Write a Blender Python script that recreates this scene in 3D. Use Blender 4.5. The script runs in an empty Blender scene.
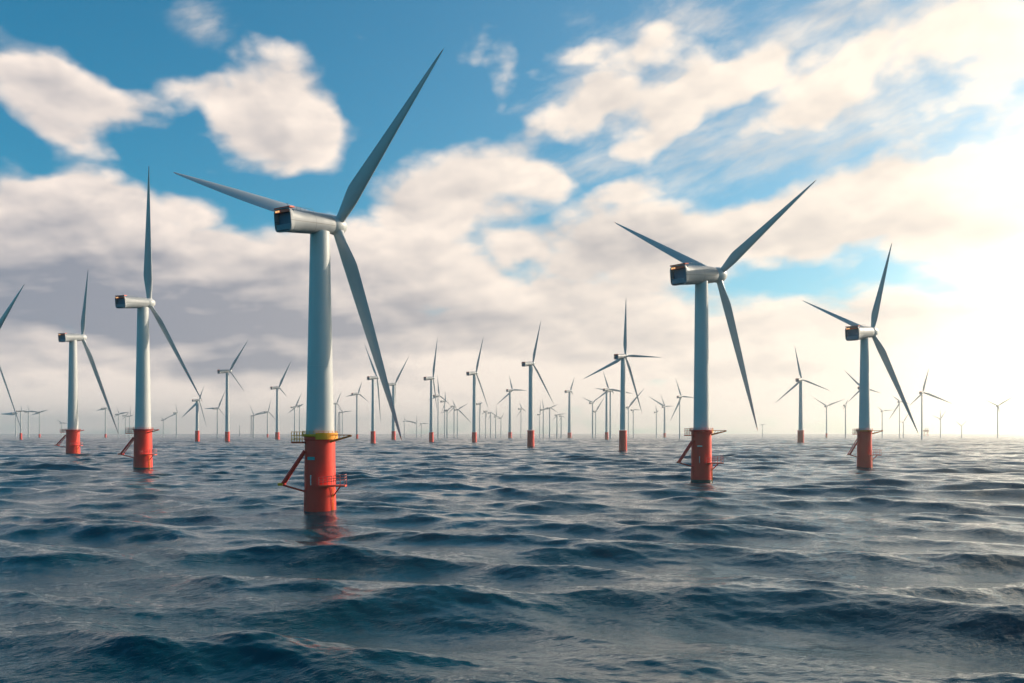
import bpy, math, random
import numpy as np
from mathutils import Matrix, Vector

# ------------------------------------------------------------------ camera, sky, sun, exposure
W, H = 1024, 683
HFOV = math.radians(60.0)
F = W / (2 * math.tan(HFOV / 2))          # focal length in pixels
CAM_H = 25.0                              # eye height over the mean sea level
HORIZON = 433.0                           # image row of the horizon
SUN_AZ, SUN_EL = math.radians(61.0), math.radians(23.0)   # azimuth clockwise from +Y
SUN_DIR = Vector((math.sin(SUN_AZ) * math.cos(SUN_EL), math.cos(SUN_AZ) * math.cos(SUN_EL), math.sin(SUN_EL)))
SKY_STRENGTH = 0.1

scene = bpy.context.scene
col = scene.collection
cam_data = bpy.data.cameras.new('camera')
cam = bpy.data.objects.new('camera', cam_data)
col.objects.link(cam)
cam.location = (0, 0, CAM_H)
cam.rotation_euler = (math.radians(90), 0, 0)
cam_data.angle = HFOV
cam_data.sensor_fit = 'HORIZONTAL'
cam_data.shift_y = (HORIZON - H / 2) / W
cam_data.clip_start = 0.5
cam_data.clip_end = 200000
scene.camera = cam

vs = scene.view_settings
vs.view_transform = 'Standard'
vs.look = 'None'
vs.gamma = 1
vs.use_curve_mapping = False
vs.exposure = 0.12
cy = scene.cycles
cy.max_bounces = 6
cy.diffuse_bounces = 3
cy.glossy_bounces = 3
cy.transmission_bounces = 2
cy.volume_bounces = 3
cy.caustics_reflective = False
cy.caustics_refractive = False
cy.sample_clamp_indirect = 6
cy.use_denoising = True

sun_data = bpy.data.lights.new('sun', 'SUN')
sun_data.energy = 4.4
sun_data.angle = math.radians(0.5)
sun_data.color = (1.0, 0.86, 0.68)
sun = bpy.data.objects.new('sun', sun_data)
col.objects.link(sun)
sun.location = (300, 100, 400)
sun.rotation_euler = SUN_DIR.to_track_quat('Z', 'Y').to_euler()


class NT:
    """small helper for building node trees"""
    def __init__(self, tree):
        self.t = tree
        self.l = tree.links

    def n(self, typ, **kw):
        nd = self.t.nodes.new(typ)
        for k, v in kw.items():
            setattr(nd, k, v)
        return nd

    def put(self, sock, v):
        if isinstance(v, bpy.types.NodeSocket):
            self.l.new(v, sock)
        elif v is not None:
            sock.default_value = v

    def math(self, op, a, b=None, c=None, clamp=False):
        nd = self.n('ShaderNodeMath', operation=op, use_clamp=clamp)
        self.put(nd.inputs[0], a)
        if b is not None:
            self.put(nd.inputs[1], b)
        if c is not None:
            self.put(nd.inputs[2], c)
        return nd.outputs[0]

    def vmath(self, op, a, b=None, scale=None):
        nd = self.n('ShaderNodeVectorMath', operation=op)
        self.put(nd.inputs[0], a)
        if b is not None:
            self.put(nd.inputs[1], b)
        if scale is not None:
            self.put(nd.inputs['Scale'], scale)
        return nd.outputs['Value'] if op in ('DOT_PRODUCT', 'LENGTH') else nd.outputs[0]

    def range(self, v, a, b, c=0.0, d=1.0, smooth=False):
        nd = self.n('ShaderNodeMapRange')
        nd.interpolation_type = 'SMOOTHSTEP' if smooth else 'LINEAR'
        nd.clamp = True
        self.put(nd.inputs[0], v)
        for i, x in enumerate((a, b, c, d)):
            self.put(nd.inputs[1 + i], x)
        return nd.outputs[0]

    def mix(self, f, a, b, blend='MIX'):
        nd = self.n('ShaderNodeMix', data_type='RGBA', blend_type=blend)
        self.put(nd.inputs[0], f)
        self.put(nd.inputs[6], a if isinstance(a, bpy.types.NodeSocket) else (*a, 1))
        self.put(nd.inputs[7], b if isinstance(b, bpy.types.NodeSocket) else (*b, 1))
        return nd.outputs[2]

    def noise(self, vec, scale, detail=5.0, rough=0.55, dist=0.0, lac=2.0):
        nd = self.n('ShaderNodeTexNoise')
        nd.noise_dimensions = '3D'
        self.put(nd.inputs['Vector'], vec)
        nd.inputs['Scale'].default_value = scale
        nd.inputs['Detail'].default_value = detail
        nd.inputs['Roughness'].default_value = rough
        nd.inputs['Distortion'].default_value = dist
        nd.inputs['Lacunarity'].default_value = lac
        return nd.outputs['Fac']


def px_angles(px, py):
    """azimuth and elevation of the sky point at a pixel of the photograph"""
    x, z = (px - W / 2) / F, (HORIZON - py) / F
    return math.atan2(x, 1.0), math.atan2(z, math.hypot(x, 1.0))


# clouds: centre x, y, half width, half height (photograph pixels), tilt (deg, rising to the right), weight
CLOUDS = [
    (290, 110, 92, 72, -5, 1.6), (325, 122, 50, 42, 0, .5), (238, 122, 58, 42, 0, .6), (178, 97, 52, 26, 4, .72), 
    (18, 66, 90, 52, -14, 1.15), (105, 102, 72, 26, -22, 1.0), (82, 146, 48, 30, -10, .95), (45, 110, 50, 30, 0, .5),
    (205, 14, 40, 18, -50, .36), (160, 34, 40, 14, 0, .36), (222, 166, 40, 16, 0, .42), (55, 182, 90, 26, 0, .4),
    (560, 125, 120, 60, 25, .40), (630, 172, 90, 36, 15, .42), (860, 132, 110, 40, 15, .40), (505, 45, 50, 60, 50, .32),
    (20, 245, 210, 80, 0, 1.1), (150, 270, 190, 90, 0, 1.1), (90, 205, 80, 34, 6, .8), (195, 200, 36, 22, 0, .8), (20, 192, 50, 16, 0, .5),
    (300, 300, 170, 90, 0, 1.2), (470, 180, 110, 52, 10, 1.3), (420, 240, 130, 70, 0, 1.2), (545, 178, 50, 22, 15, .7),
    (640, 228, 160, 50, 0, 1.4), (560, 300, 200, 75, 0, 1.2), (760, 232, 160, 48, 12, 1.1),
    (650, 40, 120, 44, 30, .8), (760, 55, 140, 50, 22, .9), (890, 45, 150, 50, 24, .95), (590, 106, 75, 26, 14, .95), (690, 95, 110, 34, 26, .9),
    (650, 140, 60, 20, 20, .65), (790, 110, 110, 30, 22, .75), (1010, 40, 90, 60, 20, .9), (505, 78, 40, 20, 55, .38), (570, 55, 50, 20, 25, .6),
    (920, 168, 190, 34, 12, 1.15), (1000, 215, 200, 55, 10, 1.3), (850, 228, 140, 32, 8, .8), (640, 182, 60, 14, 12, .5),
    (940, 325, 190, 55, 4, 1.1), (760, 330, 150, 60, 0, .9), (985, 256, 34, 12, -10, .7),
    (480, 330, 180, 50, 0, .5), (850, 395, 180, 40, 0, .6), (660, 365, 220, 50, 0, .5), (500, 400, 800, 85, 0, 1.1), (100, 370, 400, 95, 0, .8),
]
# beyond the frame: azimuth, elevation, half sizes (degrees), tilt, weight
CLOUDS_AROUND = [
    (58, 20, 34, 26, 0, 1.2), (95, 14, 30, 14, 0, .8), (45, 45, 22, 16, 20, .8), (-48, 12, 20, 10, 0, .8),
    (-15, 52, 22, 10, 10, .6), (-120, 16, 34, 12, 0, .9), (165, 14, 30, 10, 0, .9), (-75, 30, 20, 9, 0, .7),  # the clouds behind the camera are added to warm the ambient light
]
# thick cloud whose underside is in its own shade
CLOUD_BASES = [
    (60, 300, 300, 78, 0, 1.15), (290, 340, 210, 60, 0, .8), (150, 368, 200, 26, 0, .5), (640, 242, 140, 34, 0, 1.0), (980, 218, 85, 28, 5, .75),
    (400, 312, 170, 55, 0, .5), (290, 135, 80, 40, 0, .35), (560, 335, 170, 40, 0, .3), (790, 250, 90, 24, 6, .35), (940, 315, 40, 14, 0, .3),
]

world = bpy.data.worlds.new('World')
scene.world = world
world.use_nodes = True
wt = world.node_tree
wt.nodes.clear()
N = NT(wt)
out = N.n('ShaderNodeOutputWorld')
bg = N.n('ShaderNodeBackground')
wt.links.new(bg.outputs[0], out.inputs[0])
sky = N.n('ShaderNodeTexSky', sky_type='NISHITA')
sky.sun_disc = False
sky.sun_elevation = SUN_EL
sky.sun_rotation = SUN_AZ
sky.air_density = 1.0
sky.dust_density = 0.6
sky.ozone_density = 3.0
coord = N.n('ShaderNodeTexCoord').outputs['Generated']
sep = N.n('ShaderNodeSeparateXYZ')
wt.links.new(coord, sep.inputs[0])
az = N.math('ARCTAN2', sep.outputs[0], sep.outputs[1])
el = N.math('ARCSINE', sep.outputs[2])
comb = N.n('ShaderNodeCombineXYZ')
wt.links.new(az, comb.inputs[0])
wt.links.new(el, comb.inputs[1])
uv = comb.outputs[0]


def blobs(vec, items):
    acc = None
    for (u, v, ru, rv, tilt, wgt) in items:
        mp = N.n('ShaderNodeMapping', vector_type='TEXTURE')
        N.put(mp.inputs[0], vec)
        mp.inputs[1].default_value = (u, v, 0)
        mp.inputs[2].default_value = (0, 0, math.radians(tilt))
        mp.inputs[3].default_value = (ru, rv, 1)
        g = N.n('ShaderNodeTexGradient', gradient_type='SPHERICAL')
        wt.links.new(mp.outputs[0], g.inputs[0])
        s = g.outputs['Fac']
        acc = N.math('MULTIPLY', s, wgt) if acc is None else N.math('MULTIPLY_ADD', s, wgt, acc)
    return acc


def in_angles(items):
    res = []
    for (px, py, rx, ry, tilt, wgt) in items:
        u, v = px_angles(px, py)
        res.append((u, v, rx / F, ry / F, tilt, wgt))
    return res


# wind-torn outline: the coverage is looked up at a jittered place
warp = N.n('ShaderNodeTexNoise')
N.put(warp.inputs['Vector'], uv)
warp.inputs['Scale'].default_value = 9
warp.inputs['Detail'].default_value = 4
wv = N.vmath('SUBTRACT', warp.outputs['Color'], (0.5, 0.5, 0.5))
uvw = N.vmath('ADD', uv, N.vmath('MULTIPLY', wv, (0.085, 0.06, 0)))
rad = math.radians
around = [(rad(a), rad(e), rad(ra), rad(re), t, w_) for (a, e, ra, re, t, w_) in CLOUDS_AROUND]
cover = blobs(uvw, in_angles(CLOUDS) + around)
base_dark = blobs(uvw, in_angles(CLOUD_BASES))

# clouds flatten towards the horizon
flat = N.n('ShaderNodeCombineXYZ')
wt.links.new(az, flat.inputs[0])
wt.links.new(N.math('MULTIPLY', N.math('POWER', N.math('MAXIMUM', N.math('ADD', el, 0.02), 0.0), 0.8), 1.5), flat.inputs[1])
stretch = N.n('ShaderNodeMapping', vector_type='TEXTURE')
wt.links.new(flat.outputs[0], stretch.inputs[0])
stretch.inputs[2].default_value = (0, 0, math.radians(12))
stretch.inputs[3].default_value = (1.15, 0.95, 1)
fl = stretch.outputs[0]
fl_sun = N.vmath('ADD', fl, (0.020, 0.030, 0))


def billow(vec):
    return N.noise(vec, 7.5, 9, 0.5, 0.15)


def puffs(vec):
    """heaped round lumps, as on the edge of a cumulus"""
    w = N.n('ShaderNodeTexNoise')
    N.put(w.inputs['Vector'], vec)
    w.inputs['Scale'].default_value = 16
    w.inputs['Detail'].default_value = 3
    v2 = N.vmath('ADD', vec, N.vmath('SCALE', N.vmath('SUBTRACT', w.outputs['Color'], (0.5, 0.5, 0.5)), scale=0.05))
    nd = N.n('ShaderNodeTexVoronoi', feature='SMOOTH_F1', voronoi_dimensions='2D')
    N.put(nd.inputs['Vector'], v2)
    nd.inputs['Scale'].default_value = 12
    nd.inputs['Detail'].default_value = 2
    nd.inputs['Roughness'].default_value = 0.55
    nd.inputs['Smoothness'].default_value = 0.35
    return N.math('SUBTRACT', 0.9, nd.outputs['Distance'])


b0 = billow(fl)
s0 = N.noise(fl, 7.5, 4.5, 0.5, 0.15)
s1 = N.noise(fl_sun, 7.5, 4.5, 0.5, 0.15)
p0, p1 = puffs(fl), puffs(N.vmath('ADD', fl, (0.009, 0.016, 0)))
fine = N.noise(fl, 30, 7, 0.62)
raw = N.math('ADD', N.math('MULTIPLY', cover, 1.1), N.math('MULTIPLY', N.math('SUBTRACT', b0, 0.47), 1.2))
raw = N.math('ADD', raw, N.math('MULTIPLY', N.math('SUBTRACT', fine, 0.5), 0.48))
raw = N.math('ADD', raw, N.math('MULTIPLY', N.math('SUBTRACT', p0, 0.42), 0.5))
dens = N.range(raw, 0.20, 0.88, smooth=True)
# high thin cloud drawn out by the wind
hi = N.n('ShaderNodeMapping', vector_type='TEXTURE')
wt.links.new(flat.outputs[0], hi.inputs[0])
hi.inputs[2].default_value = (0, 0, math.radians(26))
hi.inputs[3].default_value = (1.7, 0.8, 1)
hmask = blobs(uvw, in_angles([(770, 70, 300, 150, 18, 1.0), (560, 120, 130, 90, 30, .7), (200, 15, 60, 34, -40, .45), (900, 200, 220, 90, 10, .6)]))
hn = N.noise(hi.outputs[0], 9, 9, 0.6, 0.2)
streak = N.range(N.math('ADD', hn, N.math('MULTIPLY', hmask, 0.22)), 0.54, 0.84, 0.0, 0.7, smooth=True)
streak = N.math('MULTIPLY', streak, N.range(hmask, 0.0, 0.3))
dens = N.math('MAXIMUM', dens, streak)
relief = N.math('MULTIPLY', N.math('SUBTRACT', s0, s1), 1.9)
relief = N.math('ADD', relief, N.math('MULTIPLY', N.math('SUBTRACT', p0, p1), 0.36))
lit = N.math('ADD', 0.80, relief)
bandv = N.vmath('MULTIPLY', fl, (0.35, 1.5, 1))
bands = N.range(N.noise(bandv, 9, 4, 0.5), 0.36, 0.64, 0.55, 1.25)
lit = N.math('SUBTRACT', lit, N.math('MULTIPLY', N.math('MULTIPLY', base_dark, bands), 0.80))
lit = N.math('SUBTRACT', lit, N.range(raw, 0.6, 1.6, 0.0, 0.18))
lit = N.math('ADD', lit, N.range(el, 0.02, 0.12, 0.60, 0.0), clamp=True)
sund = N.vmath('DOT_PRODUCT', coord, tuple(SUN_DIR))
sund = N.math('MAXIMUM', sund, 0.0)
glow = N.math('POWER', sund, 1.4)
c_lit = N.mix(glow, (9.7, 8.4, 7.5), (10.4, 9.2, 7.7))
c_dark = N.mix(glow, (2.6, 2.8, 3.4), (6.9, 6.2, 5.6))
c_cloud = N.mix(lit, c_dark, c_lit)
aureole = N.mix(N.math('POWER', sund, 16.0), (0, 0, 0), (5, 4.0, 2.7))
sky_tint = N.mix(N.math('POWER', sund, 2.0), (0.19, 1.06, 1.14), (1.05, 1.22, 1.08))
c_sky = N.mix(1.0, sky.outputs[0], sky_tint, 'MULTIPLY')
c_all = N.mix(dens, c_sky, c_cloud)
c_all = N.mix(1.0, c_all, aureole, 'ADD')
c_all = N.mix(1.0, c_all, N.mix(N.math('POWER', sund, 36.0), (0, 0, 0), (70, 55, 37)), 'ADD')  # bright core round the unseen sun, added for glints on the water
low = N.math('MULTIPLY', N.range(az, 0.34, 0.74, smooth=True), N.range(az, 1.35, 2.2, 1.0, 0.0, smooth=True))  # low glow from the right edge outwards, added to put sheen on the water
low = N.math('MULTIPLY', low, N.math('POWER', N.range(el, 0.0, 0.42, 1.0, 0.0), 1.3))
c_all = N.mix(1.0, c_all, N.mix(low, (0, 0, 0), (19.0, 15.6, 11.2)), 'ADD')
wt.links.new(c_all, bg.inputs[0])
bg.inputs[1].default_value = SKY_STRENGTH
world.cycles.sampling_method = 'MANUAL'
world.cycles.sample_map_resolution = 512

# ------------------------------------------------------------------ materials
def material(name, rough=0.45, spec=0.4):
    m = bpy.data.materials.new(name)
    m.use_nodes = True
    b = m.node_tree.nodes['Principled BSDF']
    b.inputs['Roughness'].default_value = rough
    b.inputs['Specular IOR Level'].default_value = spec
    return m, b, NT(m.node_tree)


def paint(name, rgb, rough=0.42, grime=(0.30, 0.24, 0.18), amount=0.25, streak=True):
    """weathered paint: faint blotches and run marks"""
    m, b, n = material(name, rough)
    tc = n.n('ShaderNodeTexCoord')
    geo = n.n('ShaderNodeNewGeometry')
    p = geo.outputs['Position']
    blot = n.noise(p, 0.25, 6, 0.6)
    st = n.noise(n.vmath('MULTIPLY', p, (1.6, 1.6, 0.06)), 1.0, 5, 0.6)
    k = n.range(n.math('ADD', n.math('MULTIPLY', blot, 0.5), n.math('MULTIPLY', st, 0.5)), 0.45, 0.75, 0.0, amount)
    n.put(b.inputs['Base Color'], n.mix(k, rgb, grime))
    n.put(b.inputs['Roughness'], n.range(blot, 0.3, 0.7, rough - 0.06, rough + 0.12))
    return m


M = {}
M['white'] = paint('white_tower_paint', (0.54, 0.55, 0.545), 0.38, (0.42, 0.40, 0.36), 0.16)
M['hub'] = paint('hub_paint', (0.52, 0.53, 0.53), 0.35, (0.36, 0.34, 0.32), 0.18)
M['nacelle'] = paint('nacelle_paint', (0.26, 0.28, 0.30), 0.5, (0.36, 0.34, 0.32), 0.18)
nb = M['nacelle'].node_tree.nodes['Principled BSDF']
nn = NT(M['nacelle'].node_tree)
ntc = nn.n('ShaderNodeTexCoord')
nsp = nn.n('ShaderNodeSeparateXYZ')
nn.l.new(ntc.outputs['Object'], nsp.inputs[0])
seam = nn.math('LESS_THAN', nn.math('ABSOLUTE', nn.math('ADD', nsp.outputs[2], 0.55)), 0.10)
seam = nn.math('MAXIMUM', seam, nn.math('LESS_THAN', nn.math('ABSOLUTE', nn.math('ADD', nsp.outputs[0], 4.2)), 0.07))
nsrc = nb.inputs['Base Color'].links[0].from_socket
nn.put(nb.inputs['Base Color'], nn.mix(seam, nsrc, (0.16, 0.16, 0.16)))
M['dark'] = paint('dark_recess', (0.05, 0.15, 0.23), 0.6, (0.02, 0.02, 0.02), 0.3)
M['panel'] = paint('louvre_panel', (0.16, 0.28, 0.36), 0.5, (0.1, 0.12, 0.12), 0.3)
M['red'] = paint('red_foundation_paint', (0.88, 0.050, 0.026), 0.42, (0.38, 0.03, 0.02), 0.34)
M['redbar'] = paint('red_rail_paint', (0.86, 0.09, 0.04), 0.4, (0.3, 0.05, 0.03), 0.2)
M['yellow'] = paint('yellow_platform_paint', (0.90, 0.36, 0.012), 0.45, (0.4, 0.2, 0.02), 0.3)
M['orange'] = paint('orange_crane_paint', (0.80, 0.20, 0.03), 0.45, (0.3, 0.1, 0.03), 0.3)
M['growth'] = paint('wet_marine_growth', (0.035, 0.035, 0.03), 0.25, (0.02, 0.04, 0.02), 0.6)
M['sign'] = paint('teal_plate', (0.05, 0.36, 0.36), 0.4, (0.05, 0.2, 0.2), 0.2)
M['mark'] = paint('white_marking', (0.78, 0.76, 0.70), 0.5, (0.5, 0.3, 0.25), 0.4)
M['rail'] = paint('pale_red_rail', (0.72, 0.22, 0.16), 0.45, (0.4, 0.1, 0.08), 0.2)
M['steel'] = paint('grey_steel', (0.32, 0.34, 0.37), 0.5, (0.2, 0.18, 0.16), 0.3)
M['deckred'] = paint('red_platform_paint', (0.62, 0.05, 0.045), 0.45, (0.25, 0.05, 0.04), 0.3)


def blade_material():
    m, b, n = material('blade_paint', 0.36)
    tc = n.n('ShaderNodeTexCoord')
    s = n.n('ShaderNodeSeparateXYZ')
    m.node_tree.links.new(tc.outputs['Object'], s.inputs[0])
    tip = n.range(s.outputs[2], 0.972, 0.985)
    dirt = n.noise(n.vmath('MULTIPLY', tc.outputs['Object'], (3, 3, 14)), 1.0, 5, 0.6)
    c = n.mix(n.range(dirt, 0.45, 0.75, 0, 0.22), (0.46, 0.47, 0.48), (0.30, 0.29, 0.28))
    c = n.mix(tip, c, (0.55, 0.16, 0.08))
    n.put(b.inputs['Base Color'], c)
    return m


M['blade'] = blade_material()


def lamp_material():
    m = bpy.data.materials.new('lit_warning_lamp')
    m.use_nodes = True
    b = m.node_tree.nodes['Principled BSDF']
    b.inputs['Base Color'].default_value = (0.9, 0.5, 0.2, 1)
    b.inputs['Emission Color'].default_value = (1.0, 0.55, 0.22, 1)
    b.inputs['Emission Strength'].default_value = 0.9
    return m


M['lamp'] = lamp_material()


def water_material():
    m, b, n = material('sea_water', 0.08, 0.5)
    geo = n.n('ShaderNodeNewGeometry')
    p = geo.outputs['Position']
    far = n.vmath('LENGTH', n.vmath('MULTIPLY', p, (1, 1, 0)))
    patch = n.noise(n.vmath('MULTIPLY', p, (1, 1, 0)), 0.012, 3, 0.5)
    deep = n.mix(patch, (0.0008, 0.030, 0.044), (0.0016, 0.040, 0.056))
    n.put(b.inputs['Base Color'], deep)
    b.inputs['IOR'].default_value = 1.333
    n.put(b.inputs['Roughness'], n.range(far, 90, 3000, 0.035, 0.13))
    q = n.n('ShaderNodeVectorRotate', rotation_type='Z_AXIS')
    n.put(q.inputs['Vector'], p)
    q.inputs['Angle'].default_value = math.radians(-14)
    s1 = n.vmath('MULTIPLY', q.outputs[0], (0.6, 1.0, 1.0))
    gust = n.range(n.noise(p, 0.022, 4, 0.6), 0.38, 0.62, 0.35, 1.2)
    h1 = n.noise(s1, 0.9, 4, 0.6, 0.3)
    h2 = n.noise(s1, 3.2, 3, 0.6, 0.2)
    hh = n.math('ADD', n.math('MULTIPLY', h1, 0.30), n.math('MULTIPLY', h2, 0.13))
    bp = n.n('ShaderNodeBump')
    n.put(bp.inputs['Strength'], n.math('MULTIPLY', gust, 0.62))
    bp.inputs['Distance'].default_value = 1.0
    n.put(bp.inputs['Height'], hh)
    # ripples too small for the mesh: facets near by, whole wavelets far off
    def facets(scale, detail, sc):
        t_ = n.n('ShaderNodeTexNoise')
        n.put(t_.inputs['Vector'], n.vmath('MULTIPLY', q.outputs[0], sc))
        t_.inputs['Scale'].default_value = scale
        t_.inputs['Detail'].default_value = detail
        t_.inputs['Roughness'].default_value = 0.6
        return n.vmath('MULTIPLY', n.vmath('SUBTRACT', t_.outputs['Color'], (0.5, 0.5, 0.5)), (0.7, 1.0, 0.0))
    near_f = n.vmath('SCALE', facets(1.5, 3, (0.6, 1, 1)), scale=n.math('MULTIPLY', gust, 0.40))
    far_f = n.vmath('SCALE', facets(0.10, 4, (0.6, 1, 1)), scale=n.range(far, 500, 3000, 0.0, 1.5))
    nrm = n.vmath('NORMALIZE', n.vmath('ADD', bp.outputs[0], n.vmath('ADD', near_f, far_f)))
    m.node_tree.links.new(nrm, b.inputs['Normal'])
    return m


M['water'] = water_material()

# ------------------------------------------------------------------ the sea
def build_sea():
    rng = np.random.default_rng(23)
    dense = np.radians(np.arange(-42, 42.001, 0.085))
    coarse = np.radians(np.arange(43.5, 316.6, 1.5))
    th = np.concatenate([dense, coarse]).astype(np.float64)
    r = [4.0]
    while r[-1] < 70:
        r.append(r[-1] * 1.03)
    while r[-1] < 30000:
        r.append(r[-1] * 1.0042)
    r = np.array(r)
    nr, nt = len(r), len(th)
    R, T = np.meshgrid(r, th, indexing='ij')
    X, Y = R * np.sin(T), R * np.cos(T)
    dx, dy, dz = np.zeros_like(X), np.zeros_like(X), np.zeros_like(X)
    dr = np.gradient(r)
    dth = np.gradient(th)
    nw = 96
    lam = np.exp(np.linspace(math.log(88), math.log(1.35), nw)) * rng.uniform(0.94, 1.06, nw)
    for i, L in enumerate(lam):
        k = 2 * math.pi / L
        steep = 0.040 * (44 / L) ** 1.5 if L > 44 else (0.040 if L > 18 else (0.026 if L > 8 else (0.017 if L > 4 else 0.021)))
        a = steep / k
        spread = 0.30 if L > 18 else 0.65
        ang = math.radians(180 + 14) + rng.normal(0, spread)
        ph = rng.uniform(0, 2 * math.pi)
        ux, uy = math.sin(ang), math.cos(ang)
        rmax_row = np.searchsorted(dr, L / 2.0)
        rows = slice(0, max(rmax_row, 1))
        sp = np.maximum(dr[rows][:, None], r[rows][:, None] * dth[None, :])
        att = np.clip((L / 2.0 - sp) / (L * 0.25), 0, 1) * np.clip((r[rows][:, None] - 3) / 20, 0, 1)
        arg = k * (ux * X[rows] + uy * Y[rows]) + ph
        c, s = np.cos(arg), np.sin(arg)
        q = 0.9 * a
        dz[rows] += att * a * c
        dx[rows] -= att * q * ux * s
        dy[rows] -= att * q * uy * s
    # crests sharpen, troughs flatten
    hs = dz.std()
    dz = dz + 0.10 * (dz ** 2) / 2.0 - 0.10 * (hs ** 2) / 2.0
    V = np.stack([X + dx, Y + dy, dz], -1).astype(np.float32).reshape(-1, 3)
    V = np.concatenate([V, np.array([[0, 0, 0]], np.float32)])
    i = np.arange(nr - 1)[:, None]
    j = np.arange(nt)[None, :]
    j2 = (j + 1) % nt
    quads = np.stack([i * nt + j, (i + 1) * nt + j, (i + 1) * nt + j2, i * nt + j2], -1).reshape(-1, 4)
    # the polar grid runs clockwise seen from above: flip so normals look up
    quads = quads[:, ::1]
    jj = np.arange(nt)
    tris = np.stack([np.full(nt, nr * nt), jj, (jj + 1) % nt], -1)
    me = bpy.data.meshes.new('sea')
    nl = quads.size + tris.size
    me.vertices.add(len(V))
    me.vertices.foreach_set('co', V.ravel())
    me.loops.add(nl)
    me.loops.foreach_set('vertex_index', np.concatenate([quads[:, ::-1].ravel(), tris[:, ::-1].ravel()]).astype(np.int32))
    me.polygons.add(len(quads) + len(tris))
    st = np.concatenate([np.arange(len(quads)) * 4, quads.size + np.arange(len(tris)) * 3]).astype(np.int32)
    me.polygons.foreach_set('loop_start', st)
    me.update(calc_edges=True)
    me.polygons.foreach_set('use_smooth', np.ones(len(me.polygons), bool))
    if me.polygons[len(quads) // 3].normal.z < 0:
        me.flip_normals()
    me.materials.append(M['water'])
    o = bpy.data.objects.new('sea', me)
    o['kind'] = 'structure'
    col.objects.link(o)
    print('SEA', nr, nt, 'std', hs)
    return o


build_sea()

# ------------------------------------------------------------------ haze
def build_haze():
    s, zb, zt = 31000, -12, 560
    v = [(x, y, z) for z in (zb, zt) for (x, y) in ((-s, -s), (s, -s), (s, s), (-s, s))]
    f = [(3, 2, 1, 0), (4, 5, 6, 7), (0, 1, 5, 4), (1, 2, 6, 5), (2, 3, 7, 6), (3, 0, 4, 7)]
    me = bpy.data.meshes.new('haze')
    me.from_pydata(v, [], f)
    m = bpy.data.materials.new('sea_haze')
    m.use_nodes = True
    t = m.node_tree
    t.nodes.clear()
    o_ = t.nodes.new('ShaderNodeOutputMaterial')
    p = t.nodes.new('ShaderNodeVolumePrincipled')
    p.inputs['Color'].default_value = (0.99, 0.98, 0.97, 1)
    p.inputs['Density'].default_value = 5.0e-5
    p.inputs['Anisotropy'].default_value = 0.82
    t.links.new(p.outputs[0], o_.inputs['Volume'])
    me.materials.append(m)
    o = bpy.data.objects.new('haze', me)
    o['kind'] = 'stuff'
    col.objects.link(o)


build_haze()

# ------------------------------------------------------------------ mesh helpers
class MB:
    def __init__(self, zs=1.0):
        self.v, self.f, self.m = [], [], []
        self.zs = zs          # foundation units: heights are zs times longer than widths

    def loft(self, rings, cap0=True, cap1=True, mi=0):
        n = len(rings[0])
        b = len(self.v)
        for rg in rings:
            self.v += [tuple(p) for p in rg]
        for i in range(len(rings) - 1):
            for j in range(n):
                a0, a1 = b + i * n + j, b + i * n + (j + 1) % n
                self.f.append((a0, a1, a1 + n, a0 + n))
                self.m.append(mi)
        if cap0:
            self.f.append(tuple(b + j for j in reversed(range(n))))
            self.m.append(mi)
        if cap1:
            e = b + (len(rings) - 1) * n
            self.f.append(tuple(e + j for j in range(n)))
            self.m.append(mi)

    def lathe(self, prof, n=40, mi=0, cap0=True, cap1=True):
        rings = []
        for (r, z) in prof:
            rings.append([(r * math.cos(2 * math.pi * j / n), r * math.sin(2 * math.pi * j / n), z) for j in range(n)])
        self.loft(rings, cap0, cap1, mi)

    def tube(self, a, b, r, n=8, mi=0, r2=None):
        a, b = Vector(a), Vector(b)
        a.z *= self.zs
        b.z *= self.zs
        d = (b - a).normalized()
        u = d.orthogonal().normalized()
        w = d.cross(u)
        rings = []
        for p, rr in ((a, r), (b, r if r2 is None else r2)):
            rings.append([p + (u * math.cos(2 * math.pi * j / n) + w * math.sin(2 * math.pi * j / n)) * rr for j in range(n)])
        rings = [[(q[0], q[1], q[2] / self.zs) for q in rg] for rg in rings]
        self.loft(rings, True, True, mi)

    def box(self, c, s, mi=0):
        x, y, z = c
        a, b, d = s[0] / 2, s[1] / 2, s[2] / 2
        i = len(self.v)
        self.v += [(x + p * a, y + q * b, z + t * d) for t in (-1, 1) for (p, q) in ((-1, -1), (1, -1), (1, 1), (-1, 1))]
        for fc in ((3, 2, 1, 0), (4, 5, 6, 7), (0, 1, 5, 4), (1, 2, 6, 5), (2, 3, 7, 6), (3, 0, 4, 7)):
            self.f.append(tuple(i + k for k in fc))
            self.m.append(mi)

    def mesh(self, name, mats, smooth=False, angle=40):
        me = bpy.data.meshes.new(name)
        me.from_pydata(self.v, [], self.f)
        for mt in (mats if isinstance(mats, (list, tuple)) else [mats]):
            me.materials.append(mt)
        me.polygons.foreach_set('material_index', self.m)
        if smooth:
            me.polygons.foreach_set('use_smooth', [True] * len(me.polygons))
            me.set_sharp_from_angle(angle=math.radians(angle))
        me.update()
        return me


def add(name, me, parent=None, mat=None):
    o = bpy.data.objects.new(name, me)
    col.objects.link(o)
    if parent is not None:
        o.parent = parent
    if mat is not None:
        o.matrix_basis = mat
    return o


def scl(x, y, z):
    return Matrix.Diagonal((x, y, z, 1))


def tr(x, y, z):
    return Matrix.Translation((x, y, z))


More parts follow.
